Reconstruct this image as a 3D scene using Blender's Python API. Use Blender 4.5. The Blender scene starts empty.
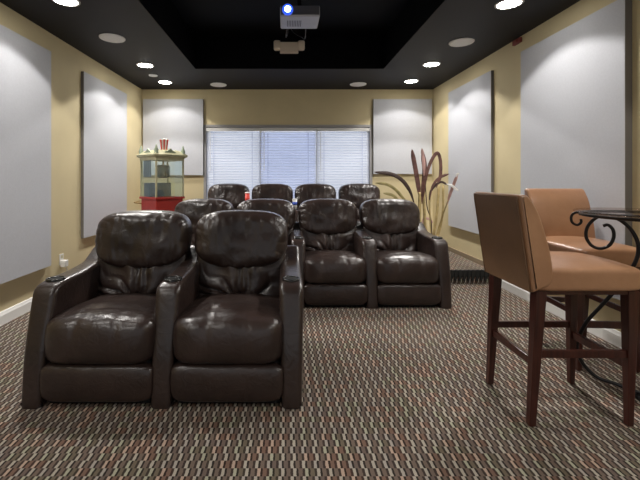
import bpy, bmesh, math, random
from mathutils import Vector, Matrix, noise
random.seed(7)
PI = math.pi
C = bpy.context.scene.collection
F, HX, HY, CZ = 380.0, 286.0, 178.0, 1.3      # focal length in pixels, vanishing point, camera height

# ------------------------------------------------------------------ room dimensions (metres)
XL, XR = -2.52, 2.57
YB, YN = 6.65, -2.4
ZC, ZT = 2.85, 3.3
RY, RZ = 4.68, 0.16                            # riser front edge and height
TX0, TX1, TY0, TY1 = -1.29, 1.39, 0.2, 5.4     # raised tray in the ceiling

# ------------------------------------------------------------------ materials
def new_mat(name):
    m = bpy.data.materials.new(name); m.use_nodes = True
    nt = m.node_tree; return m, nt, nt.nodes['Principled BSDF']
def plain(name, col, rough=0.5, metal=0.0, emit=None, es=0.0, coat=0.0, noise_amt=0.0, nscale=20, bump=0.0, bscale=200, spec=None):
    m, nt, b = new_mat(name)
    b.inputs['Base Color'].default_value = (*col, 1)
    b.inputs['Roughness'].default_value = rough
    b.inputs['Metallic'].default_value = metal
    b.inputs['Coat Weight'].default_value = coat
    if spec is not None: b.inputs['Specular IOR Level'].default_value = spec
    if emit:
        b.inputs['Emission Color'].default_value = (*emit, 1); b.inputs['Emission Strength'].default_value = es
    tc = nt.nodes.new('ShaderNodeTexCoord')
    if noise_amt:
        n = nt.nodes.new('ShaderNodeTexNoise'); n.inputs['Scale'].default_value = nscale; n.inputs['Detail'].default_value = 4
        nt.links.new(tc.outputs['Object'], n.inputs['Vector'])
        r = nt.nodes.new('ShaderNodeValToRGB')
        r.color_ramp.elements[0].position = .3; r.color_ramp.elements[1].position = .7
        r.color_ramp.elements[0].color = (*[c*(1-noise_amt) for c in col], 1)
        r.color_ramp.elements[1].color = (*[min(1, c*(1+noise_amt)) for c in col], 1)
        nt.links.new(n.outputs['Fac'], r.inputs['Fac']); nt.links.new(r.outputs['Color'], b.inputs['Base Color'])
    if bump:
        n = nt.nodes.new('ShaderNodeTexNoise'); n.inputs['Scale'].default_value = bscale; n.inputs['Detail'].default_value = 3
        nt.links.new(tc.outputs['Object'], n.inputs['Vector'])
        bp = nt.nodes.new('ShaderNodeBump'); bp.inputs['Strength'].default_value = bump; bp.inputs['Distance'].default_value = 0.004
        nt.links.new(n.outputs['Fac'], bp.inputs['Height']); nt.links.new(bp.outputs['Normal'], b.inputs['Normal'])
    return m
def leather(name, c1, c2, rough, wr=0.5, coat=0.0):
    m, nt, b = new_mat(name)
    tc = nt.nodes.new('ShaderNodeTexCoord')
    n = nt.nodes.new('ShaderNodeTexNoise'); n.inputs['Scale'].default_value = 5; n.inputs['Detail'].default_value = 6
    nt.links.new(tc.outputs['Object'], n.inputs['Vector'])
    r = nt.nodes.new('ShaderNodeValToRGB'); r.color_ramp.elements[0].position = .35; r.color_ramp.elements[1].position = .7
    r.color_ramp.elements[0].color = (*c1, 1); r.color_ramp.elements[1].color = (*c2, 1)
    nt.links.new(n.outputs['Fac'], r.inputs['Fac']); nt.links.new(r.outputs['Color'], b.inputs['Base Color'])
    mr = nt.nodes.new('ShaderNodeMapRange'); mr.inputs['To Min'].default_value = rough-.06; mr.inputs['To Max'].default_value = rough+.08
    nt.links.new(n.outputs['Fac'], mr.inputs['Value']); nt.links.new(mr.outputs['Result'], b.inputs['Roughness'])
    v = nt.nodes.new('ShaderNodeTexVoronoi'); v.inputs['Scale'].default_value = 260
    nt.links.new(tc.outputs['Object'], v.inputs['Vector'])
    n2 = nt.nodes.new('ShaderNodeTexNoise'); n2.inputs['Scale'].default_value = 16; n2.inputs['Detail'].default_value = 5; n2.inputs['Distortion'].default_value = 1.2
    nt.links.new(tc.outputs['Object'], n2.inputs['Vector'])
    b1 = nt.nodes.new('ShaderNodeBump'); b1.inputs['Strength'].default_value = .12; b1.inputs['Distance'].default_value = .002
    b2 = nt.nodes.new('ShaderNodeBump'); b2.inputs['Strength'].default_value = wr; b2.inputs['Distance'].default_value = .012
    nt.links.new(v.outputs['Distance'], b1.inputs['Height']); nt.links.new(n2.outputs['Fac'], b2.inputs['Height'])
    nt.links.new(b2.outputs['Normal'], b1.inputs['Normal']); nt.links.new(b1.outputs['Normal'], b.inputs['Normal'])
    b.inputs['Coat Weight'].default_value = coat; b.inputs['Coat Roughness'].default_value = .25
    return m
def carpet():
    m, nt, b = new_mat('patterned_carpet')
    L = nt.links; N = nt.nodes.new
    def math_(op, a, c=None):
        n = N('ShaderNodeMath'); n.operation = op
        for i, q in enumerate((a, c)):
            if q is None: continue
            if isinstance(q, (int, float)): n.inputs[i].default_value = q
            else: L.new(q, n.inputs[i])
        return n.outputs[0]
    g = N('ShaderNodeNewGeometry'); s = N('ShaderNodeSeparateXYZ'); L.new(g.outputs['Position'], s.inputs[0])
    wob = N('ShaderNodeTexNoise'); wob.inputs['Scale'].default_value = 60; L.new(g.outputs['Position'], wob.inputs['Vector'])
    wv = math_('MULTIPLY', math_('SUBTRACT', wob.outputs['Fac'], .5), .006)
    yy = math_('ADD', s.outputs['Y'], s.outputs['Z'])
    row = math_('FLOOR', math_('DIVIDE', yy, .046))
    par = math_('MODULO', math_('ADD', row, 400), 2)
    xs = math_('ADD', math_('ADD', s.outputs['X'], wv), math_('MULTIPLY', par, .012))
    u = math_('FRACT', math_('DIVIDE', math_('ADD', xs, 50), .053))
    colid = math_('FLOOR', math_('DIVIDE', math_('ADD', xs, 50), .053))
    r = N('ShaderNodeValToRGB'); r.color_ramp.interpolation = 'CONSTANT'
    e = r.color_ramp.elements
    e[0].position = 0; e[0].color = (.30, .265, .22, 1)
    e[1].position = .26; e[1].color = (.022, .017, .014, 1)
    for p, c in ((.44, (.122, .090, .072, 1)), (.78, (.038, .027, .022, 1))):
        k = e.new(p); k.color = c
    L.new(u, r.inputs['Fac'])
    cb = N('ShaderNodeCombineXYZ'); L.new(row, cb.inputs[0]); L.new(colid, cb.inputs[1])
    wn = N('ShaderNodeTexWhiteNoise'); wn.noise_dimensions = '2D'; L.new(cb.outputs[0], wn.inputs['Vector'])
    r2 = N('ShaderNodeValToRGB'); r2.color_ramp.interpolation = 'CONSTANT'
    e = r2.color_ramp.elements
    e[0].position = 0; e[0].color = (1, 1, 1, 1)
    e[1].position = .50; e[1].color = (1.10, .90, .84, 1)
    for p, c in ((.68, (.92, 1.0, .90, 1)), (.84, (.90, .90, .95, 1))):
        k = e.new(p); k.color = c
    L.new(wn.outputs['Value'], r2.inputs['Fac'])
    mx = N('ShaderNodeMix'); mx.data_type = 'RGBA'; mx.blend_type = 'MULTIPLY'; mx.inputs[0].default_value = 1
    L.new(r.outputs['Color'], mx.inputs[6]); L.new(r2.outputs['Color'], mx.inputs[7])
    n3 = N('ShaderNodeTexNoise'); n3.inputs['Scale'].default_value = 350; L.new(g.outputs['Position'], n3.inputs['Vector'])
    mr = N('ShaderNodeMapRange'); mr.inputs['To Min'].default_value = .6; mr.inputs['To Max'].default_value = 1.4
    L.new(n3.outputs['Fac'], mr.inputs['Value'])
    hs = N('ShaderNodeHueSaturation'); L.new(mx.outputs[2], hs.inputs['Color']); L.new(mr.outputs['Result'], hs.inputs['Value'])
    L.new(hs.outputs['Color'], b.inputs['Base Color'])
    bp = N('ShaderNodeBump'); bp.inputs['Strength'].default_value = .5; bp.inputs['Distance'].default_value = .004
    L.new(n3.outputs['Fac'], bp.inputs['Height']); L.new(bp.outputs['Normal'], b.inputs['Normal'])
    b.inputs['Roughness'].default_value = .95; b.inputs['Specular IOR Level'].default_value = .1
    return m
def wood(name, c1, c2, rough=.35):
    m, nt, b = new_mat(name)
    tc = nt.nodes.new('ShaderNodeTexCoord'); mp = nt.nodes.new('ShaderNodeMapping'); mp.inputs['Scale'].default_value = (40, 40, 3)
    n = nt.nodes.new('ShaderNodeTexNoise'); n.inputs['Scale'].default_value = 1.5; n.inputs['Detail'].default_value = 5
    nt.links.new(tc.outputs['Object'], mp.inputs[0]); nt.links.new(mp.outputs[0], n.inputs['Vector'])
    r = nt.nodes.new('ShaderNodeValToRGB'); r.color_ramp.elements[0].position = .3; r.color_ramp.elements[1].position = .7
    r.color_ramp.elements[0].color = (*c1, 1); r.color_ramp.elements[1].color = (*c2, 1)
    nt.links.new(n.outputs['Fac'], r.inputs['Fac']); nt.links.new(r.outputs['Color'], b.inputs['Base Color'])
    b.inputs['Roughness'].default_value = rough; return m
def glass(name, tint=(1, 1, 1), mixf=.12):
    m = bpy.data.materials.new(name); m.use_nodes = True; nt = m.node_tree; nt.nodes.clear()
    o = nt.nodes.new('ShaderNodeOutputMaterial'); mx = nt.nodes.new('ShaderNodeMixShader')
    t = nt.nodes.new('ShaderNodeBsdfTransparent'); t.inputs[0].default_value = (*tint, 1)
    g = nt.nodes.new('ShaderNodeBsdfGlossy'); g.inputs['Roughness'].default_value = .03
    mx.inputs[0].default_value = mixf
    nt.links.new(t.outputs[0], mx.inputs[1]); nt.links.new(g.outputs[0], mx.inputs[2]); nt.links.new(mx.outputs[0], o.inputs[0])
    return m

M = dict(
    wall=plain('yellow_wall_paint', (.66, .56, .34), .8, noise_amt=.03, nscale=3, bump=.06, bscale=180),
    panel=plain('grey_acoustic_fabric', (.56, .57, .61), .9, noise_amt=.03, nscale=60, bump=.12, bscale=500, spec=.2),
    edge=plain('brown_grey_panel_edge', (.17, .155, .14), .8),
    soffit=plain('charcoal_ceiling_paint', (.013, .013, .017), .6, spec=.25),
    tray=plain('black_tray_paint', (.0018, .0018, .003), .6, spec=.1),
    carpet=carpet(),
    nosing=plain('black_carpet_edge', (.012, .012, .011), .9, bump=.3, bscale=300),
    white=plain('white_trim_paint', (.78, .77, .74), .4),
    tanbase=plain('taupe_base_strip', (.26, .20, .13), .8),
    leather=leather('dark_brown_leather', (.022, .0135, .0115), (.041, .025, .0205), .32, .32, .15),
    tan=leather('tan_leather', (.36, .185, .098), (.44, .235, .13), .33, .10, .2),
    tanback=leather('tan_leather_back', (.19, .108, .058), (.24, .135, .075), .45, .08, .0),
    cherry=wood('dark_cherry_wood', (.030, .008, .006), (.065, .018, .012), .3),
    black=plain('black_plastic', (.012, .012, .012), .25),
    under=plain('black_under_fabric', (.008, .008, .008), .9),
    iron=plain('wrought_black_iron', (.018, .017, .018), .38, metal=.6, bump=.1, bscale=90),
    tglass=glass('table_glass', (.90, .86, .84), .16),
    cglass=glass('cabinet_glass', (.93, .98, .98), .10),
    wglass=glass('window_glass', (.9, .93, 1), .1),
    lamp=plain('lamp_lens', (.9, .9, .9), .4, emit=(1, .97, .9), es=45),
    grille=plain('speaker_grille', (.85, .85, .85), .7, bump=.4, bscale=600),
    silver=plain('silver_plastic', (.50, .52, .60), .35),
    darkplastic=plain('grey_plastic', (.10, .10, .12), .4),
    lens=plain('blue_projector_lens', (.3, .5, 1), .1, emit=(.25, .45, 1), es=30),
    haloring=plain('blue_halo_lens_ring', (.02, .04, .2), .3, emit=(.05, .14, 1), es=.9),  # ring emits blue to stand in for the halo around the lens
    beige=plain('beige_plastic', (.85, .74, .62), .5),
    red=plain('red_paint', (.42, .03, .022), .35, noise_amt=.1, nscale=8),
    strobered=plain('dark_red_plastic', (.20, .03, .02), .5),
    cream=plain('aged_cream_paint', (.55, .52, .33), .45, noise_amt=.12, nscale=12),
    green=plain('pale_green_paint', (.42, .50, .36), .5),
    brass=plain('aged_brass', (.45, .30, .12), .35, metal=.9),
    steel=plain('kettle_steel', (.12, .17, .20), .3, metal=.5),
    slat=plain('white_blind_slat', (.66, .68, .74), .5),
    slatb=plain('sky_tinted_blind_slat', (.58, .61, .72), .5),  # blue tint of the outside sky put into the slat colour
    leafp=plain('dried_purple_brown_leaf', (.15, .068, .055), .55, noise_amt=.35, nscale=14),
    leafd=plain('dried_dark_brown_leaf', (.05, .026, .02), .5, noise_amt=.3, nscale=14),
    leafk=plain('dried_pink_leaf', (.55, .33, .30), .6, noise_amt=.25, nscale=10),
    leafg=plain('dried_green_tan_leaf', (.30, .25, .10), .6, noise_amt=.3, nscale=14),
    leafw=plain('white_dried_leaf', (.78, .76, .74), .6),
    stalk=plain('tan_stalk', (.50, .38, .17), .6, noise_amt=.2, nscale=20),
    vase=plain('brown_ceramic', (.18, .10, .05), .3, noise_amt=.2, nscale=8),
    bluep=plain('blue_print', (.06, .12, .55), .4),
    redp=plain('bright_red_plastic', (.70, .06, .04), .4),
)
# thin plastic slats let some daylight through
for k, c in (('slat', (.84, .85, .88)), ('slatb', (.70, .75, .92))):
    nt = M[k].node_tree; b = nt.nodes['Principled BSDF']; out = nt.nodes['Material Output']
    tr = nt.nodes.new('ShaderNodeBsdfTranslucent'); tr.inputs[0].default_value = (*c, 1)
    mx = nt.nodes.new('ShaderNodeMixShader'); mx.inputs[0].default_value = .5
    nt.links.new(b.outputs[0], mx.inputs[1]); nt.links.new(tr.outputs[0], mx.inputs[2]); nt.links.new(mx.outputs[0], out.inputs[0])

# ------------------------------------------------------------------ helpers
def obj(name, bm, mat, parent=None, smooth=False):
    me = bpy.data.meshes.new(name); bm.normal_update(); bm.to_mesh(me); bm.free()
    o = bpy.data.objects.new(name, me); C.objects.link(o)
    for m in (mat if isinstance(mat, (list, tuple)) else [mat]): me.materials.append(m)
    if smooth: me.polygons.foreach_set('use_smooth', [True]*len(me.polygons))
    if parent is not None: o.parent = parent
    return o
def tag(o, label, cat, group=None):
    o['label'] = label; o['category'] = cat
    if group: o['group'] = group
    return o
def thing(name, label, cat, loc=(0, 0, 0), rz=0, group=None):
    o = bpy.data.objects.new(name, None); C.objects.link(o); o.empty_display_size = .1
    o.location = loc; o.rotation_euler = (0, 0, rz); return tag(o, label, cat, group)
def struct(name, bm, mat, smooth=False):
    o = obj(name, bm, mat, None, smooth); o['kind'] = 'structure'; return o
def dup(o, parent=None):
    c = o.copy(); C.objects.link(c); c.parent = parent
    for ch in list(o.children): dup(ch, c)
    return c
def bx(bm, x0, x1, y0, y1, z0, z1, mi=0, bev=0.0):
    vs = [bm.verts.new((x, y, z)) for x in (x0, x1) for y in (y0, y1) for z in (z0, z1)]
    fs = []
    for idx in ((0, 1, 3, 2), (4, 6, 7, 5), (0, 4, 5, 1), (2, 3, 7, 6), (0, 2, 6, 4), (1, 5, 7, 3)):
        f = bm.faces.new([vs[i] for i in idx]); f.material_index = mi; fs.append(f)
    if bev:
        es = list({e for f in fs for e in f.edges})
        bmesh.ops.bevel(bm, geom=es, offset=bev, segments=2, affect='EDGES', profile=.5)
    return bm
def box(*a, **k): return bx(bmesh.new(), *a, **k)
def lathe(bm, prof, c=(0, 0, 0), n=32, axis='Z', a0=0, mi=0):
    rings = []
    for r, z in prof:
        ring = []
        for i in range(n):
            a = a0+2*PI*i/n; p = (r*math.cos(a), r*math.sin(a), z)
            if axis == 'Y': p = (p[0], p[2], p[1])
            if axis == 'X': p = (p[2], p[0], p[1])
            ring.append(bm.verts.new((c[0]+p[0], c[1]+p[1], c[2]+p[2])))
        rings.append(ring)
    for a, b in zip(rings, rings[1:]):
        for i in range(n):
            f = bm.faces.new((a[i], a[(i+1) % n], b[(i+1) % n], b[i])); f.material_index = mi
    for ring, rev in ((rings[0], True), (rings[-1], False)):
        f = bm.faces.new(ring[::-1] if rev else ring); f.material_index = mi
    bmesh.ops.recalc_face_normals(bm, faces=bm.faces)
    return bm
def tube(bm, pts, rad, n=8, flat=1.0):
    pts = [Vector(p) for p in pts]
    rads = rad if isinstance(rad, (list, tuple)) else [rad]*len(pts)
    t = (pts[1]-pts[0]).normalized()
    u = t.orthogonal().normalized(); rings = []
    for i, p in enumerate(pts):
        tt = (pts[min(i+1, len(pts)-1)]-pts[max(i-1, 0)]).normalized()
        u = (u-tt*u.dot(tt)).normalized(); v = tt.cross(u)
        rings.append([bm.verts.new(p+rads[i]*(math.cos(2*PI*k/n)*u+flat*math.sin(2*PI*k/n)*v)) for k in range(n)])
    for a, b in zip(rings, rings[1:]):
        for i in range(n): bm.faces.new((a[i], a[(i+1) % n], b[(i+1) % n], b[i]))
    bm.faces.new(rings[0][::-1]); bm.faces.new(rings[-1])
    return bm
def catmull(pts, k=8):
    pts = [Vector(p) for p in pts]; P = [2*pts[0]-pts[1]]+pts+[2*pts[-1]-pts[-2]]; out = []
    for i in range(1, len(P)-2):
        for j in range(k):
            t = j/k; a, b, c, d = P[i-1:i+3]
            out.append(.5*((2*b)+(c-a)*t+(2*a-5*b+4*c-d)*t*t+(3*b-a-3*c+d)*t**3))
    out.append(pts[-1]); return out
def cushion(dims, c, e=5, n=26, warp=None):
    """soft rounded block: a gridded cube pushed onto a superellipsoid, then warped"""
    bm = bmesh.new(); key = {}
    def V(p):
        k = tuple(round(q, 5) for q in p)
        if k not in key:
            s = sum(abs(q)**e for q in p)**(1/e)
            u = Vector([q/s for q in p])
            q = Vector((c[0]+u.x*dims[0]/2, c[1]+u.y*dims[1]/2, c[2]+u.z*dims[2]/2))
            if warp: q = Vector(warp(q, u))
            key[k] = bm.verts.new(q)
        return key[k]
    g = [-1+2*i/n for i in range(n+1)]
    g = [math.copysign(abs(q)**.85, q) if q else 0 for q in g]
    for ax in range(3):
        for s in (-1, 1):
            for i in range(n):
                for j in range(n):
                    q = []
                    for a, b in ((i, j), (i+1, j), (i+1, j+1), (i, j+1)):
                        p = [0, 0, 0]; p[ax] = s; p[(ax+1) % 3] = g[a]; p[(ax+2) % 3] = g[b]; q.append(V(p))
                    bm.faces.new(q if s > 0 else q[::-1])
    return bm
def rprism(prof, w, r, x0=0.0, steps=4, k=5):
    """closed (y,z) profile pulled along x with rolled edges"""
    P = catmull([(y, z, 0) for y, z in prof]+[(prof[0][0], prof[0][1], 0)], k)[:-1]
    n = len(P); area = sum(P[i].x*P[(i+1) % n].y-P[(i+1) % n].x*P[i].y for i in range(n))
    sg = 1 if area > 0 else -1; N = []
    for i in range(n):
        t = (P[(i+1) % n]-P[i-1]).normalized(); N.append(Vector((-t.y, t.x, 0))*sg)
    bm = bmesh.new(); lay = []
    for s in (-1, 1):
        seq = range(steps, -1, -1) if s < 0 else range(0, steps+1)
        for j in seq:
            a = j/steps*PI/2
            x = s*(w/2-r+r*math.sin(a)); ins = r*(1-math.cos(a))
            lay.append([bm.verts.new((x0+x, (p+nn*ins).x, (p+nn*ins).y)) for p, nn in zip(P, N)])
    for a, b in zip(lay, lay[1:]):
        for i in range(n): bm.faces.new((a[i], a[(i+1) % n], b[(i+1) % n], b[i]))
    bm.faces.new(lay[0][::-1]); bm.faces.new(lay[-1])
    bmesh.ops.recalc_face_normals(bm, faces=bm.faces)
    return bm
def nz(p, s, seed=0): return noise.noise(Vector((p[0]*s+seed, p[1]*s+seed*.7, p[2]*s-seed)))
def crease(v, w=.12): return math.exp(-(v/w)**2)

# ------------------------------------------------------------------ the room
struct('floor', box(XL-.1, XR+.1, YN, RY, -.1, 0), M['carpet'])
st = struct('trim_1', box(XL, XR, RY, YB, 0, RZ), M['carpet'])
bm = bmesh.new()
bx(bm, XL, XR, RY-.012, RY+.03, RZ-.075, RZ+.006, bev=.006)
for i in range(96):
    x = XL+.03+i*.0530
    if x < XR-.03: bx(bm, x, x+.024, RY-.022, RY-.010, RZ-.12, RZ+.012)
struct('trim_2', bm, M['nosing'])
struct('wall_left', box(XL-.12, XL, YN, YB+.12, 0, ZC), M['wall'])
struct('wall_right', box(XR, XR+.12, YN, YB+.12, 0, ZC), M['wall'])
WX0, WX1, WZ0, WZ1 = -1.41, 1.48, .75, 2.20
bm = bmesh.new()
bx(bm, XL, WX0, YB, YB+.12, 0, ZC); bx(bm, WX1, XR, YB, YB+.12, 0, ZC)
bx(bm, WX0, WX1, YB, YB+.12, 0, WZ0); bx(bm, WX0, WX1, YB, YB+.12, WZ1, ZC)
struct('wall_back', bm, M['wall'])
bm = bmesh.new()
bx(bm, XL-.12, TX0, YN, YB+.12, ZC, ZC+.1); bx(bm, TX1, XR+.12, YN, YB+.12, ZC, ZC+.1)
bx(bm, TX0, TX1, TY1, YB+.12, ZC, ZC+.1); bx(bm, TX0, TX1, YN, TY0, ZC, ZC+.1)
struct('ceiling', bm, M['soffit'])
bm = bmesh.new()
bx(bm, TX0-.05, TX1+.05, TY0-.05, TY1+.05, ZT, ZT+.05)
bx(bm, TX0-.05, TX0, TY0, TY1, ZC+.1, ZT); bx(bm, TX1, TX1+.05, TY0, TY1, ZC+.1, ZT)
bx(bm, TX0-.05, TX1+.05, TY1, TY1+.05, ZC+.1, ZT); bx(bm, TX0-.05, TX1+.05, TY0-.05, TY0, ZC+.1, ZT)
for a in ((TX0, TX0+.004, TY0, TY1), (TX1-.004, TX1, TY0, TY1), (TX0, TX1, TY1-.004, TY1), (TX0, TX1, TY0, TY0+.004)): bx(bm, *a, ZC+.001, ZT)
struct('trim_3', bm, M['tray'])
def base_prof(side, y0, y1):
    bm = bmesh.new(); s = 1 if side < 0 else -1; x = XL if side < 0 else XR
    pr = [(0, 0), (.016, 0), (.016, .085), (.010, .10), (.006, .115), (0, .118)]
    a = [bm.verts.new((x+s*px, y0, pz)) for px, pz in pr]; b = [bm.verts.new((x+s*px, y1, pz)) for px, pz in pr]
    for i in range(len(pr)-1): bm.faces.new((a[i], a[i+1], b[i+1], b[i]))
    bm.faces.new(a); bm.faces.new(b); bmesh.ops.recalc_face_normals(bm, faces=bm.faces); return bm
struct('baseboard_left', base_prof(-1, YN, RY), M['white'])
struct('baseboard_right', base_prof(1, YN, RY), M['white'])
bm = bmesh.new()
bx(bm, XL, XL+.012, RY, YB, RZ, RZ+.06); bx(bm, XR-.012, XR, RY, YB, RZ, RZ+.06)
bx(bm, XL, XR, YB-.012, YB, RZ, RZ+.06)
struct('baseboard_back', bm, M['tanbase'])

# window in the back wall
wn = bpy.data.objects.new('window_1', None); C.objects.link(wn); wn['kind'] = 'structure'; wn.location = (0, YB, WZ0)
def part(name, bm, mat, root, smooth=False):
    o = obj(name, bm, mat, None, smooth)
    for v in o.data.vertices: v.co -= root.location
    o.parent = root; return o
bm = bmesh.new()
for a in ((WX0-.03, WX0+.012, WZ0, WZ1), (WX1-.012, WX1+.03, WZ0, WZ1), (WX0-.03, WX1+.03, WZ1-.01, WZ1+.03), (WX0-.05, WX1+.05, WZ0-.03, WZ0+.01)):
    bx(bm, a[0], a[1], YB-.012, YB+.10, a[2], a[3])
part('window_casing', bm, plain('grey_window_casing', (.35, .34, .34), .5), wn)
bm = bmesh.new()
for x in (WX0+.01, -.465, .53, WX1-.05):
    bx(bm, x, x+.04, YB+.075, YB+.11, WZ0, WZ1)
bx(bm, WX0, WX1, YB+.075, YB+.11, WZ1-.05, WZ1-.01); bx(bm, WX0, WX1, YB+.075, YB+.11, WZ0, WZ0+.04)
part('window_frame', bm, M['white'], wn)
part('window_pane', box(WX0, WX1, YB+.088, YB+.092, WZ0, WZ1), M['wglass'], wn)
def blind(x0, x1, mat, tilt, label):
    r = thing('window_blind', label, 'window blind', ((x0+x1)/2, YB+.03, WZ1-.02), 0, 'horizontal blinds in the back window')
    hw = (x1-x0)/2
    obj('headrail', box(-hw, hw, -.045, .03, -.060, -.005, bev=.004), M['white'], r)
    bm = bmesh.new(); z = -.10; t = math.radians(tilt); ca, sa = math.cos(t)*.025, math.sin(t)*.025
    while z > -(WZ1-WZ0)+.07:
        vs = []
        for x in (-hw+.006, hw-.006):
            vs.append([bm.verts.new((x, -ca, z-sa)), bm.verts.new((x, 0, z+.003)), bm.verts.new((x, ca, z+sa))])
        for i in (0, 1): bm.faces.new((vs[0][i], vs[1][i], vs[1][i+1], vs[0][i+1]))
        bmesh.ops.recalc_face_normals(bm, faces=bm.faces)
        z -= .046
    obj('slats', bm, mat, r)
    obj('bottom_rail', box(-hw+.006, hw-.006, -.025, .02, -(WZ1-WZ0)+.035, -(WZ1-WZ0)+.055), M['white'], r)
    for x in (-hw*.72, hw*.72) if hw > .4 else (0,):
        obj('ladder_cord', box(x-.004, x+.004, -.031, -.029, -(WZ1-WZ0)+.05, -.07), M['slatb'], r)
    obj('tilt_wand', tube(bmesh.new(), [(-hw+.07, -.05, -.07), (-hw+.072, -.052, -.75)], .005), M['white'], r)
    return r
blind(WX0+.016, -.462, M['slat'], 57, 'left section of white horizontal blinds, closed, in the back window')
blind(-.452, .525, M['slatb'], 50, 'middle section of white horizontal blinds coloured with blue skylight in the back window')
blind(.535, WX1-.016, M['slat'], 57, 'right section of white horizontal blinds, beside the dried plant')

ld = bpy.data.lights.new('daylight', 'AREA'); ld.energy = 48; ld.shape = 'RECTANGLE'; ld.size = 3.2; ld.size_y = 1.8; ld.color = (1, .99, .97)
lo = bpy.data.objects.new('daylight', ld); C.objects.link(lo); lo.location = (0, YB+1.3, 1.7); lo.rotation_euler = (-PI/2, 0, 0)
# acoustic panels
def panel(name, lab, x0, x1, y0, y1, z0, z1, face):
    r = thing(name, lab, 'acoustic panel', ((x0+x1)/2, (y0+y1)/2, z0), 0, 'grey acoustic wall panels')
    bm = bmesh.new(); g = .004
    X0, X1, Y0, Y1, Z1 = x0-(x0+x1)/2, x1-(x0+x1)/2, y0-(y0+y1)/2, y1-(y0+y1)/2, z1-z0
    obj('panel_frame', box(X0, X1, Y0, Y1, 0, Z1), M['edge'], r)
    if face == '+x': b = box(X1, X1+g, Y0, Y1, 0, Z1)
    if face == '-x': b = box(X0-g, X0, Y0, Y1, 0, Z1)
    if face == '-y': b = box(X0, X1, Y0-g, Y0, 0, Z1)
    obj('fabric_face', b, M['panel'], r)
T = .045
panel('acoustic_panel', 'large grey fabric panel on the left wall nearest the camera', XL, XL+T, 2.75, 4.0, .38, 2.63, '+x')
panel('acoustic_panel', 'grey fabric panel on the left wall between the near panel and the popcorn machine', XL, XL+.033, 4.67, 5.93, .56, 2.61, '+x')
panel('acoustic_panel', 'large grey fabric panel on the right wall behind the tan stools', XR-.053, XR, 2.82, 4.07, .38, 2.65, '-x')
panel('acoustic_panel', 'narrow looking grey fabric panel on the right wall behind the dried plant', XR-.033, XR, 4.70, 5.93, .56, 2.63, '-x')
panel('acoustic_panel', 'grey fabric panel on the back wall above the popcorn machine', -2.485, -1.44, YB-T, YB, 1.35, 2.67, '-y')
panel('acoustic_panel', 'grey fabric panel on the back wall right of the window', 1.52, 2.535, YB-T, YB, 1.37, 2.67, '-y')

# recessed lights, speakers
def downlight(x, y, lab, power):
    r = thing('recessed_light', lab, 'ceiling light', (x, y, ZC), 0, 'recessed ceiling downlights')
    bm = bmesh.new(); lathe(bm, [(.094, -.001), (.115, -.001), (.115, -.006), (.096, -.010), (.094, -.006)], n=32)
    obj('trim_ring', bm, M['white'], r, True)
    obj('lamp_lens', lathe(bmesh.new(), [(.095, -.001), (.095, -.006), (.06, -.016), (.01, -.020)], n=32), M['lamp'], r)
    ld = bpy.data.lights.new('downlight_beam', 'SPOT'); ld.energy = power; ld.spot_size = math.radians(122); ld.spot_blend = .14
    ld.shadow_soft_size = .07; ld.color = (1, .965, .92)
    ld.use_nodes = True; nt = ld.node_tree; em = [n for n in nt.nodes if n.type == 'EMISSION'][0]
    fo = nt.nodes.new('ShaderNodeLightFalloff'); fo.inputs['Strength'].default_value = .62
    nt.links.new(fo.outputs['Linear'], em.inputs['Strength'])
    lo = bpy.data.objects.new('lamp', ld); C.objects.link(lo); lo.location = (0, 0, -.03); lo.parent = r
    return r
PW = 100
downlight(-1.92, 3.31, 'glowing recessed downlight cut by the top edge at upper left', PW)
downlight(-1.93, 5.21, 'glowing recessed downlight in the left soffit, before the far corner', PW)
downlight(-1.95, 6.13, 'glowing recessed downlight nearest the far left corner', PW*.8)
downlight(1.98, 3.37, 'glowing recessed downlight at the top edge on the right', PW)
downlight(1.98, 5.17, 'glowing recessed downlight in the right soffit, second from the back', PW)
downlight(2.0, 6.07, 'glowing recessed downlight nearest the far right corner', PW*.8)
for x, y in ((-1.92, 1.3), (1.98, 1.3), (-1.92, -.7), (1.98, -.7)):  # unseen extra downlights, added to light the near end of the room
    downlight(x, y, 'extra recessed downlight added out of view as fill, toward the camera end', PW*.42)
def cspk(x, y, lab, r0=.135, nm='ceiling_speaker', cat='ceiling speaker', grp='round in-ceiling speakers'):
    r = thing(nm, lab, cat, (x, y, ZC), 0, grp)
    obj('bezel', lathe(bmesh.new(), [(r0*.9, -.001), (r0, -.001), (r0, -.006), (r0*.96, -.012), (r0*.9, -.010)], n=40), M['grille'], r, True)
    obj('grille', lathe(bmesh.new(), [(r0*.91, -.001), (r0*.91, -.008), (r0*.5, -.011), (.005, -.012)], n=40), M['grille'], r, True)
cspk(-1.92, 4.2, 'round grey ceiling speaker on the near left side of the soffit')
cspk(2.0, 4.33, 'round grey ceiling speaker on the near right side of the soffit')
cspk(-1.12, 6.3, 'round ceiling speaker above the back wall, left of the tray')
cspk(1.19, 6.27, 'round ceiling speaker above the back wall, right of the tray')
cspk(-2.0, 5.72, 'small round white detector between two downlights in the left soffit', .065, 'smoke_detector', 'smoke detector', None)

# fire strobe on the right wall
r = thing('fire_strobe', 'small red alarm strobe high on the right wall under the ceiling', 'alarm', (XR, 4.2, 2.76))
obj('housing', box(-.03, 0, -.07, .07, .02, .075, bev=.006), M['strobered'], r)
obj('strobe_lens', box(-.04, -.029, -.025, .025, .03, .065, bev=.004), M['strobered'], r)

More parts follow.
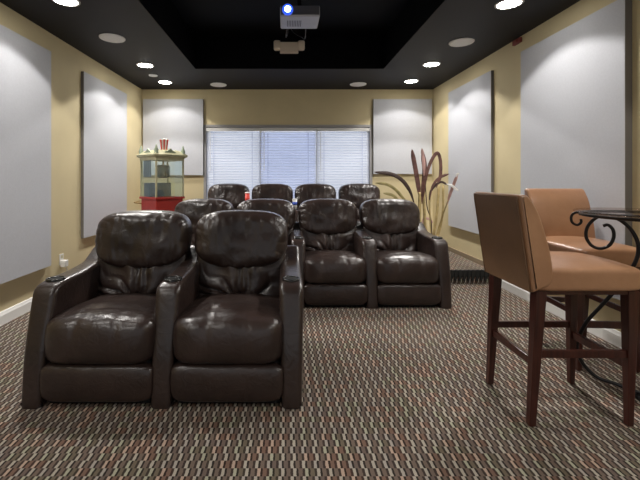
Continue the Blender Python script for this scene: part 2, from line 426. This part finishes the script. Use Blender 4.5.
# projector
r = thing('ceiling_projector', 'silver projector with a glowing blue lens hanging in the ceiling tray', 'projector', (.13, 3.68, 2.80))
bm = bmesh.new(); bx(bm, -.185, .185, -.16, .15, .0, .1, bev=.012)
obj('body', bm, M['silver'], r)
obj('front_panel', box(-.178, .178, -.168, -.158, .012, .094, bev=.003), M['darkplastic'], r)
obj('lens', lathe(bmesh.new(), [(.029, 0), (.029, -.020), (.018, -.026), (.004, -.029)], c=(-.115, -.166, .055), axis='Y', n=24), M['lens'], r)
obj('lens_ring', lathe(bmesh.new(), [(.030, 0), (.052, 0), (.050, -.016), (.031, -.018)], c=(-.115, -.166, .055), axis='Y', n=24), M['haloring'], r)
obj('mount_pole', lathe(bmesh.new(), [(.02, .1), (.02, ZT-2.80-.01), (.07, ZT-2.80-.01), (.07, ZT-2.80)], n=20), M['black'], r)
bm = bmesh.new()
for i in range(9): bx(bm, -.12+i*.016, -.112+i*.016, -.06, .08, -.002, .001)
obj('vent_slots', bm, M['darkplastic'], r)
obj('power_cable', tube(bmesh.new(), catmull([(-.11, .14, .03), (-.13, .3, -.02), (-.12, .6, .1), (-.1, 1.0, .3), (-.1, 1.4, .48)], 6), .005), M['darkplastic'], r)
obj('power_cable', tube(bmesh.new(), catmull([(.07, .14, .03), (.07, .35, -.02), (.05, .7, .12), (-.02, 1.1, .32), (-.06, 1.4, .48)], 6), .005), M['darkplastic'], r)
r = thing('emergency_light', 'beige box with two lobed ends on the far face of the ceiling tray', 'light fixture', (.045, TY1-.004, 3.06))
obj('housing', box(-.13, .13, -.07, 0, -.0, .15, bev=.01), M['beige'], r)
for s in (-1, 1):
    bm = bmesh.new(); bx(bm, s*.17-.048, s*.17+.048, -.10, -.005, .035, .17, bev=.025)
    obj('lamp_head', bm, M['beige'], r, True)

# wall outlet
r = thing('wall_outlet', 'white wall outlet with plugged-in adaptor low on the left wall', 'outlet', (XL, 4.26, .33))
obj('cover_plate', box(0, .006, -.038, .038, 0, .12, bev=.002), M['white'], r)
obj('socket', box(.006, .009, -.017, .017, .072, .105, bev=.002), M['cream'], r)
obj('adaptor', box(.006, .065, -.032, .032, -.025, .05, bev=.008), M['white'], r)
obj('cord', tube(bmesh.new(), catmull([(.045, .0, -.025), (.05, .03, -.07), (.03, -.02, -.13), (.04, .03, -.2), (.03, .02, -.31), (.03, .2, -.325)], 6), .0045), M['white'], r)

# ------------------------------------------------------------------ recliners
SW = .622
def flush(x, k=1.07): return max(-.318, min(.318, x*k))
def seat_warp(q, u):
    x, y, z = q
    yt = y/.72
    x = flush(x)
    if u.z > 0:
        z += .022*math.cos(x/SW*PI)*u.z - .095*max(0, yt-.35)*u.z
        for g0 in (-.115, .115): z -= .005*crease(x-g0-.02*yt, .007)
        z -= .004*crease(y-.16, .007)
        z += .009*nz(q, 6, 3)+.005*nz((x, y*3, z), 12, 9)
    if u.y < 0:
        y -= .022*(1-u.z**2)*(-u.y)
        for g0 in (-.115, .115): y += .005*crease(x-g0, .007)*-u.y
        y += .006*nz(q, 9, 5)
    return x, y, z
def foot_warp(q, u):
    x, y, z = q
    x = flush(x)
    if u.y < 0:
        y -= .012*(1-u.z**2); y += .004*nz(q, 10, 2)
    if u.z < 0: x *= 1-.05*u.z*u.z
    return x, y, z
def lumbar_warp(q, u):
    x, y, z = q
    t = (z-.40)/.40
    x *= 1.0+.085*min(1.1, max(0, t))
    y += .06*t+.04*t*t
    if u.y < 0:
        f = -u.y
        y -= .040*f*math.cos(min(1, abs(x)/.31)*PI/2)*math.sin(min(1, max(0, t))*PI)
        y += .022*f*crease(x, .014)
        rr = math.hypot(x, z-.40); ang = math.atan2(z-.40, abs(x)+.05)
        ph = ang*9+5*nz((x*.8, 0, z*.8), 5, 4)+(1.9 if x > 0 else 0)
        w = 1-abs(math.sin(ph))**.5
        fade = min(1, rr/.10)*max(0, min(1, (.36-rr)/.18+.25))
        y += .050*f*w*fade*(.75+.8*nz(q, 6, 12))
        y += .016*nz((x, y*.3, z*1.3), 8, 8)*f
    return x, y, z
def head_warp(seed):
    def w(q, u):
        x, y, z = q
        t = (z-.865)/.19
        x *= 1-.045*max(0, t)**2-.06*max(0, -t)**2
        if u.z < 0: z -= (.045*math.cos(min(1, abs(x)/.34)*PI/2)-.02)*(-u.z)**1.5
        if u.z > 0: z += .010*math.cos(min(1, abs(x)/.34)*PI/2)*u.z
        y += .035*t
        if u.y < .3:
            f = min(1, .3-u.y)
            edge = max(abs(u.x), abs(u.z))**6
            a = math.atan2(u.z*.7, u.x)
            y += .016*f*edge*(1-abs(math.sin(a*9+4*nz(q, 4, seed)))**.5)
            y += .020*nz((x*1.0, y, z*1.6), 5, seed)*f
            y += .007*nz((x*2.2, y, z*.7), 13, seed+5)*f
        return x, y, z
    return w
ARM = [(.002, .0), (.002, .03), (.008, .10), (.03, .28), (.07, .44), (.105, .56), (.125, .62), (.155, .650), (.20, .663), (.30, .668), (.45, .668), (.60, .675), (.70, .690), (.79, .735), (.85, .765), (.90, .755), (.935, .70), (.945, .55), (.95, .2), (.95, .03), (.95, .0), (.9, .0), (.7, .0), (.35, 0), (.05, 0)]
arm_proto = []
def make_arm(parent, x):
    if arm_proto:
        a = dup(arm_proto[0], parent); a.location = (x, 0, 0); return a
    ab = rprism(ARM, .115, .028, x0=0, steps=5, k=4)
    for v in ab.verts: v.co.x *= 1+.28*min(1, max(0, v.co.z/.62))**1.3
    a = obj('armrest', ab, M['leather'], parent, True); a.location = (x, 0, 0)
    obj('cup_rim', lathe(bmesh.new(), [(.042, -.02), (.042, .004), (.046, .008), (.052, .008), (.055, .001), (.055, -.02)], c=(0, .245, .668), n=32), M['black'], a, True)
    obj('cup_well', lathe(bmesh.new(), [(.043, -.02), (.043, .0025), (.01, .002)], c=(0, .245, .668), n=32), M['under'], a)
    arm_proto.append(a)
    return a
PITCH = .735
def make_recliner(seed, lean=0.0):
    r = thing('recliner', 'x', 'recliner')
    obj('base', box(-.29, .29, .06, .88, 0, .24), M['under'], r)
    obj('footrest', cushion((SW-.012, .16, .215), (0, .085, .133), 7, 18, foot_warp), M['leather'], r, True)
    obj('seat', cushion((SW, .76, .275), (0, .378, .360), 6, 34, seat_warp), M['leather'], r, True)
    obj('backrest', cushion((SW, .17, .46), (0, .69, .59), 7, 56, lumbar_warp), M['leather'], r, True)
    obj('headrest', cushion((.70, .26, .385), (0, .755, .848), 4.0, 44, head_warp(seed)), M['leather'], r, True)
    obj('back_shell', cushion((.60, .10, .80), (0, .85, .50), 7, 12, lambda q, u: (q.x, q.y+.05*(q.z-.5), q.z)), M['leather'], r, True)
    make_arm(r, PITCH/2)
    return r
rec_a = make_recliner(1); rec_b = make_recliner(11)
used = set(); later = []
def place_recliner(proto, x, y, z, label, group, left_arm=False, rz=0.0):
    if proto.name in used: o = dup(proto)
    else: o = proto; used.add(proto.name)
    o.location = (x, y, z); o.rotation_euler.z = rz; o['label'] = label; o['group'] = group
    if left_arm: later.append(o)
    return o
G1, G2, G3 = 'front row of brown leather recliners', 'middle row of brown leather recliners', 'back row of recliners on the carpeted riser'
Y1, Y2, Y3 = 2.135, 3.775, 5.45
place_recliner(rec_a, -1.075, Y1, 0, 'left dark brown leather recliner of the front pair, nearest the left wall', G1, True)
place_recliner(rec_b, -.335, Y1, 0, 'right dark brown leather recliner of the front pair, with creased headrest', G1)
x2 = 1.23
place_recliner(rec_a, x2-3*PITCH, Y2, 0, 'middle-row brown recliner mostly hidden behind the left front recliner', G2, True)
place_recliner(rec_b, x2-2*PITCH, Y2, 0, 'middle-row brown recliner hidden behind the right front recliner, only headrest showing', G2)
place_recliner(rec_a, x2-PITCH, Y2, 0, 'middle-row brown recliner in full view, second from its right end', G2)
place_recliner(rec_b, x2, Y2, 0, 'middle-row brown recliner at the right end, nearest the dried plant', G2)
for i, (cx, w) in enumerate(((-.932, 'leftmost recliner headrest of the back row, below the left blind'), (-.222, 'second recliner from the left in the back row, right of the red cup'),
                       (.477, 'third recliner from the left in the back row, below the middle blind'), (1.195, 'rightmost recliner of the back row, below the right blind'))):
    place_recliner((rec_b, rec_a)[i % 2], cx, Y3, RZ, w, G3, i == 0).scale = (.962, 1, 1)

for o in later: make_arm(o, -PITCH/2)
# drinks standing in the cup wells of the back row
def cup(x, y, z, mat, mat2, lab, h):
    r = thing('drink_cup', lab, 'cup', (x, y, z))
    obj('cup_body', lathe(bmesh.new(), [(.026, 0), (.036, h)], n=24), mat, r, True)
    obj('band', lathe(bmesh.new(), [(.0335, h*.45), (.0368, h*.8)], n=24), mat2, r, True)
    obj('lid', lathe(bmesh.new(), [(.039, h), (.039, h+.01), (.03, h+.018)], n=24), M['white'], r, True)
cup(-.932+PITCH*.481, Y3+.245, RZ+.672, M['redp'], M['redp'], 'red cup on the armrest between the two left back-row recliners', .24)
cup(-.222+PITCH*.481, Y3+.245, RZ+.672, M['white'], M['bluep'], 'small blue and white cup between the middle back-row recliners', .14)

# ------------------------------------------------------------------ bar stools
def make_stool():
    r = thing('bar_stool', 'x', 'bar stool')
    def leg(x, y, fx, fy, top, mi, tw, bw):
        bm = bmesh.new(); vs = []
        for (cx, cy, z, w) in ((fx, fy, 0, bw), (x, y, top, tw)):
            vs.append([bm.verts.new((cx+a*w/2, cy+b*w/2, z)) for a, b in ((-1, -1), (1, -1), (1, 1), (-1, 1))])
        for i in range(4): bm.faces.new((vs[0][i], vs[0][(i+1) % 4], vs[1][(i+1) % 4], vs[1][i]))
        bm.faces.new(vs[0][::-1]); bm.faces.new(vs[1])
        bmesh.ops.bevel(bm, geom=list(bm.edges), offset=.003, segments=2, affect='EDGES', profile=.5)
        obj('leg', bm, M['cherry'], r)
    for s in (-1, 1):
        leg(s*.203, -.245, s*.203, -.240, .71, 0, .056, .030)
        leg(s*.203, .235, s*.203, .275, .71, 0, .056, .034)
        obj('stretcher', box(s*.203-.011, s*.203+.011, -.25, .255, .355, .395, bev=.003), M['cherry'], r)
    obj('stretcher', box(-.18, .18, .245, .267, .305, .345, bev=.003), M['cherry'], r)
    obj('stretcher', box(-.18, .18, -.254, -.232, .29, .335, bev=.003), M['cherry'], r)
    obj('seat_frame', box(-.225, .225, -.275, .255, .690, .712, bev=.003), M['cherry'], r)
    def sw(q, u):
        x, y, z = q
        if u.z > 0: z += .028*math.cos(x/.48*PI)*u.z*math.cos((y+.02)/.62*PI*.9)+.002*nz(q, 9, 4)
        if u.y < 0: y -= .015*(1-u.z*u.z)
        return x, y, z
    obj('seat', cushion((.485, .575, .125), (0, -.012, .768), 9, 26, sw), M['tan'], r, True)
    BK = [(.285, .705), (.300, .80), (.325, .97), (.352, 1.15), (.358, 1.198), (.345, 1.212), (.318, 1.210), (.294, 1.185), (.255, 1.12), (.222, 1.02), (.195, .92), (.180, .83), (.180, .79), (.20, .74)]
    obj('backrest', rprism(BK, .49, .020, steps=4, k=4), M['tan'], r, True)
    # flat outer cover of the back with its piping
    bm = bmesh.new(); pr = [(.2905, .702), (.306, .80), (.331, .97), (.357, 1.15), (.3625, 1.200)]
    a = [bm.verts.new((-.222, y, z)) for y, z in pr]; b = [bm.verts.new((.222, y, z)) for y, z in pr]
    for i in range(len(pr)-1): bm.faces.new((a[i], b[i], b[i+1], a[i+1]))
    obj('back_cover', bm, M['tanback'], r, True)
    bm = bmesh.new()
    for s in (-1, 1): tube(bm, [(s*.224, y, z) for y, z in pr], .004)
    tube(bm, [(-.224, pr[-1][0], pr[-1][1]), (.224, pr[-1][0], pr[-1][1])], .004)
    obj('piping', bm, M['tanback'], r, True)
    return r
s1 = make_stool(); s1.location = (1.565, 2.205, 0); s1.rotation_euler.z = PI/2
s1['label'] = 'near tan leather bar stool seen from behind its back, cherry legs'; s1['group'] = 'tan leather bar stools at the glass table'
s2 = dup(s1); s2.location = (2.185, 2.80, 0); s2.scale = (.93, 1, 1); s2.rotation_euler.z = math.radians(-4)
s2['label'] = 'far tan leather bar stool with its seat front toward the camera, behind the table'

# ------------------------------------------------------------------ iron table with glass top
TC = (2.13, 2.22)
r = thing('bar_table', 'round glass-topped bar table with black scrolled iron legs, at the right edge', 'table', (*TC, 0))
TR = .362; TZ = 1.10
obj('glass_top', lathe(bmesh.new(), [(TR-.004, TZ-.012), (TR, TZ-.008), (TR, TZ-.003), (TR-.004, TZ)], n=72), M['tglass'], r, True)
bm = bmesh.new(); tube(bm, [((TR-.035)*math.cos(a*2*PI/64), (TR-.035)*math.sin(a*2*PI/64), TZ-.023) for a in range(65)], .010)
obj('top_ring', bm, M['iron'], r, True)
def im(px, py):      # traces the ironwork as radius and height in the plane of one leg
    k = (px-HX)/F; rr = (TC[0]-TC[1]*k)/(.7986+.6018*k)
    return (rr, CZ-(py-HY)*(TC[1]+.6018*rr)/F)
leg_path = [im(592, 215), im(606, 216), im(620, 220), im(632, 231), im(638.5, 247), im(634, 265), im(618, 287), im(602, 305), im(586, 323), im(577, 344), im(582, 362), im(597, 377), im(615, 383.5), (.10, .035), (.03, .03)]
c1 = [im(608, 214), im(596, 218), im(588, 226), im(586, 236), im(591, 245), im(600, 248.5), im(609, 245.5), im(613.5, 238), im(613, 230), im(608, 225), im(603, 226)]
c2 = [im(600, 214), im(585, 213), im(576, 212.5), im(571.5, 216), im(572, 222), im(577, 225), im(581, 222.5), im(581, 219)]
for ang in (143, 23, -97):
    a = math.radians(ang); ca, sa = math.cos(a), math.sin(a)
    P = lambda L_: catmull([(rr*ca, rr*sa, z) for rr, z in L_], 7)
    lg = obj('leg', tube(bmesh.new(), P(leg_path), .011, 8), M['iron'], r, True)
    obj('scroll', tube(bmesh.new(), P(c1), .0095, 8), M['iron'], lg, True)
    obj('scroll', tube(bmesh.new(), P(c2), .008, 8), M['iron'], lg, True)
    tubes = tube(bmesh.new(), P([(TR-.03, TZ-.028), (.25, TZ-.026), (.0, TZ-.026)]), .009)
    obj('top_bar', tubes, M['iron'], r, True)
obj('base_hub', lathe(bmesh.new(), [(.075, 0), (.075, .012), (.06, .022), (.03, .035), (.022, .06), (.03, .075), (.004, .09)], n=40), M['iron'], r, True)

# ------------------------------------------------------------------ popcorn machine
S = .425; th = math.radians(42)
Nx, Ny = -1.79, 5.24
cx = Nx+S/2*(-math.cos(th)+math.sin(th)); cy = Ny+S/2*(math.sin(th)+math.cos(th))
r = thing('popcorn_machine', 'vintage popcorn machine, glass cabinet on a red base, in the far left corner', 'popcorn machine', (cx, cy, RZ), -th)
h = S/2; Z0, Z1 = 1.03-RZ, 1.585-RZ
bm = box(-h, h, -h, h, .10, Z0-.03, bev=.008); obj('red_cabinet', bm, M['red'], r)
obj('deck', box(-h-.02, h+.02, -h-.02, h+.02, Z0-.032, Z0, bev=.006), M['red'], r)
for sx in (-1, 1):
    for sy in (-1, 1):
        obj('foot', lathe(bmesh.new(), [(.02, 0), (.025, .05), (.015, .10)], c=(sx*(h-.05), sy*(h-.05), 0), n=16), M['brass'], r)
        obj('corner_post', box(sx*h-.011, sx*h+.011, sy*h-.011, sy*h+.011, Z0, Z1, bev=.003), M['cream'], r)
for nm, a in (('glass_panel', (-h, h, -h-.002, -h+.002)), ('glass_panel', (-h, h, h-.002, h+.002)), ('glass_panel', (-h-.002, -h+.002, -h, h)), ('glass_panel', (h-.002, h+.002, -h, h))):
    obj(nm, box(*a, Z0, Z1), M['cglass'], r)
# cornice: flared square mouldings
bm = bmesh.new(); prev = None; q2 = math.sqrt(2)
lathe(bm, [((h+.012)*q2, Z1-.035), ((h+.015)*q2, Z1), ((h+.045)*q2, Z1+.02), ((h+.05)*q2, Z1+.045), ((h+.03)*q2, Z1+.06), ((h-.02)*q2, Z1+.10), ((h-.06)*q2, Z1+.115)], n=4, a0=PI/4)
obj('canopy', bm, M['cream'], r)
for f in range(4):
    bm = bmesh.new(); pr = [(-.10, 0), (.10, 0), (.085, .03), (.04, .045), (.0, .08), (-.04, .045), (-.085, .03)]
    for d in (-.01, .01): pass
    A = [bm.verts.new((px, -h-.015, Z1+.055+pz)) for px, pz in pr]; B = [bm.verts.new((px, -h+.005, Z1+.055+pz)) for px, pz in pr]
    bm.faces.new(A[::-1]); bm.faces.new(B)
    for i in range(len(pr)): bm.faces.new((A[i], A[(i+1) % 7], B[(i+1) % 7], B[i]))
    bmesh.ops.rotate(bm, verts=bm.verts, cent=(0, 0, 0), matrix=Matrix.Rotation(f*PI/2, 3, 'Z'))
    bmesh.ops.recalc_face_normals(bm, faces=bm.faces)
    obj('crest', bm, M['green'], r)
for sx in (-1, 1):
    for sy in (-1, 1):
        obj('finial', lathe(bmesh.new(), [(.040, 0), (.026, .02), (.034, .055), (.018, .085), (.012, .11), (.003, .135)], c=(sx*h, sy*h, Z1+.05), n=16), M['green'], r, True)
kt = obj('kettle', lathe(bmesh.new(), [(.05, .0), (.095, .02), (.10, .15), (.092, .18), (.03, .19)], c=(.03, 0, .27+Z0), n=28), M['steel'], r, True)
obj('kettle_hanger', tube(bmesh.new(), [(.03, 0, Z0+.44), (.03, 0, Z1)], .012), M['brass'], kt)
obj('kettle_handle', tube(bmesh.new(), [(.12, -.02, Z0+.36), (.2, -.06, Z0+.30)], .008), M['black'], kt)
obj('serving_tray', box(-h+.02, -.02, -h+.03, h-.05, Z0, Z0+.20, bev=.01), M['steel'], r)
bm = bmesh.new()
for i in range(4): bx(bm, -h+.05+i*.055, -h+.085+i*.055, -h+.012, -h+.02, Z1-.27, Z1-.03)
obj('rack_of_bags', bm, M['steel'], r)
obj('brass_handle', tube(bmesh.new(), catmull([(-h+.01, -h, Z0-.10), (-h-.01, -h-.06, Z0-.09), (-h-.10, -h-.055, Z0-.085), (-h-.26, -h+.12, Z0-.08)], 5), .009), M['brass'], r, True)
# striped box standing on its roof
pb = thing('popcorn_box', 'red and white striped popcorn box on top of the popcorn machine', 'popcorn box', (cx+.04, cy-.04, RZ+Z1+.116), math.radians(20))
bm = bmesh.new()
def quadbox(bm, w0, w1, z0, z1, n):
    for f in range(4):
        R = Matrix.Rotation(f*PI/2, 3, 'Z')
        for i in range(n):
            a, b = -1+2*i/n, -1+2*(i+1)/n
            vs = [bm.verts.new(R @ Vector((q*w, -w, z))) for q, w, z in ((a, w0, z0), (b, w0, z0), (b, w1, z1), (a, w1, z1))]
            bm.faces.new(vs).material_index = i % 2
quadbox(bm, .042, .060, 0, .15, 5)
obj('carton', bm, [M['redp'], M['white']], pb)
obj('popcorn', cushion((.11, .11, .05), (0, 0, .145), 2.2, 10, lambda q, u: q+u*.012*nz(q, 60, 2)), M['white'], pb)

# ------------------------------------------------------------------ dried plant
PY = 5.35
def pp(px, py, dy=0.0): return Vector(((px-HX)*(PY+dy)/F, PY+dy, CZ-(py-HY)*(PY+dy)/F))
root = Vector((2.05, PY, RZ))
r = thing('dried_arrangement', 'tall dried plant with purple brown blade leaves in the far right corner', 'dried plant', root)
obj('vase', lathe(bmesh.new(), [(.07, 0), (.10, .03), (.125, .12), (.11, .22), (.065, .28), (.06, .31), (.075, .33), (.06, .33), (.05, .30)], n=36), M['vase'], r, True)
mouth = root+Vector((0, 0, .33))
def blade(pts, w, mat, nm='leaf', face=Vector((0, -1, .1))):
    P = catmull(pts, 8); n = len(P); bm = bmesh.new(); prev = None
    for i, p in enumerate(P):
        t = i/(n-1); ww = w*min(1, (t+.02)/.35)**.8*min(1, (1.0-t)/.14)**.6*.92+.0015
        tt = (P[min(i+1, n-1)]-P[max(i-1, 0)]).normalized(); s = tt.cross(face).normalized(); nn = s.cross(tt)
        row = [bm.verts.new(p-root+s*ww-nn*ww*.3), bm.verts.new(p-root), bm.verts.new(p-root-s*ww-nn*ww*.3)]
        if prev:
            for k in (0, 1): bm.faces.new((prev[k], prev[k+1], row[k+1], row[k]))
        prev = row
    obj(nm, bm, mat, r, True)
def stem(pts, rad, mat=M['stalk']):
    obj('stalk', tube(bmesh.new(), [p-root for p in catmull(pts, 6)], rad), mat, r, True)
blade([pp(420, 200), pp(418.5, 186), pp(415.5, 168), pp(412, 149)], .034, M['leafp'])
blade([pp(422, 204), pp(423.5, 188, -.05), pp(425, 170, -.08), pp(422.5, 150, -.1)], .036, M['leafp'])
blade([pp(424, 176, -.12), pp(424, 163, -.13), pp(422, 148, -.13)], .022, M['leafk'])
blade([pp(424, 200), pp(425.5, 182), pp(430, 164), pp(437, 153), pp(440.5, 160), pp(440.5, 176), pp(436, 188)], .024, M['leafp'])
blade([pp(429, 204), pp(431.5, 190), pp(436, 181), pp(442, 176.5), pp(449, 174)], .018, M['leafp'])
blade([pp(430, 215), pp(430, 195), pp(434, 187), pp(441, 182), pp(448, 185)], .016, M['leafd'])
blade([pp(415, 206), pp(410, 191), pp(402, 180), pp(391, 174), pp(374, 172)], .028, M['leafd'])
blade([pp(414, 212), pp(404, 199), pp(395, 189), pp(386, 184), pp(375, 183)], .022, M['leafg'])
blade([pp(412, 216), pp(404, 208), pp(394, 196), pp(383, 193)], .020, M['leafg'])
blade([pp(447, 205, -.3), pp(450, 195, -.35), pp(454, 184, -.4), pp(457.5, 175, -.45)], .020, M['leafk'])
blade([pp(456, 177, -.45), pp(457, 174.5, -.45), pp(459.5, 173.5, -.45)], .014, M['leafw'])
blade([pp(446, 184, -.35), pp(451, 185, -.4), pp(455, 188, -.42), pp(459, 191, -.44)], .016, M['leafw'])
blade([pp(422, 225), pp(424, 219), pp(429, 219), pp(433, 223)], .016, M['leafk'])
stem([mouth+Vector((-.03, 0, -.1)), pp(420, 232), pp(419.5, 210), pp(420, 192)], .022)
stem([mouth+Vector((.0, 0, -.1)), pp(426, 232), pp(424, 205), pp(423.5, 190)], .02)
stem([mouth+Vector((.03, 0, -.1)), pp(439, 232), pp(443, 210), pp(443, 185)], .016)
stem([mouth+Vector((.02, .02, -.1)), pp(434, 232), pp(437, 212), pp(439, 185)], .018)
stem([mouth+Vector((.02, -.02, -.1)), pp(431, 232), pp(430, 215), pp(429, 200)], .010)
stem([mouth+Vector((-.03, -.02, -.1)), pp(418, 225), pp(415, 206)], .009, M['leafg'])
stem([mouth+Vector((.03, -.02, -.1)), pp(439, 226), pp(444, 212, -.2), pp(448, 200, -.33)], .006)
stem([mouth+Vector((.0, -.02, -.1)), pp(431, 220), pp(427, 206), pp(425, 178)], .007, M['leafd'])

# ------------------------------------------------------------------ camera, world, colour
cd = bpy.data.cameras.new('camera'); cam = bpy.data.objects.new('camera', cd); C.objects.link(cam)
cam.location = (0, 0, CZ); cam.rotation_euler = (PI/2, 0, 0)
cd.sensor_width = 36; cd.sensor_fit = 'HORIZONTAL'; cd.lens = 36*F/640
cd.shift_x = (320-HX)/640; cd.shift_y = -(240-HY)/640; cd.clip_start = .05
bpy.context.scene.camera = cam
w = bpy.data.worlds.new('world'); bpy.context.scene.world = w; w.use_nodes = True
bg = w.node_tree.nodes['Background']; bg.inputs[0].default_value = (.93, .96, 1, 1); bg.inputs[1].default_value = .55
vs = bpy.context.scene.view_settings
vs.view_transform = 'Standard'; vs.look = 'None'; vs.exposure = 0.0; vs.gamma = 1.0
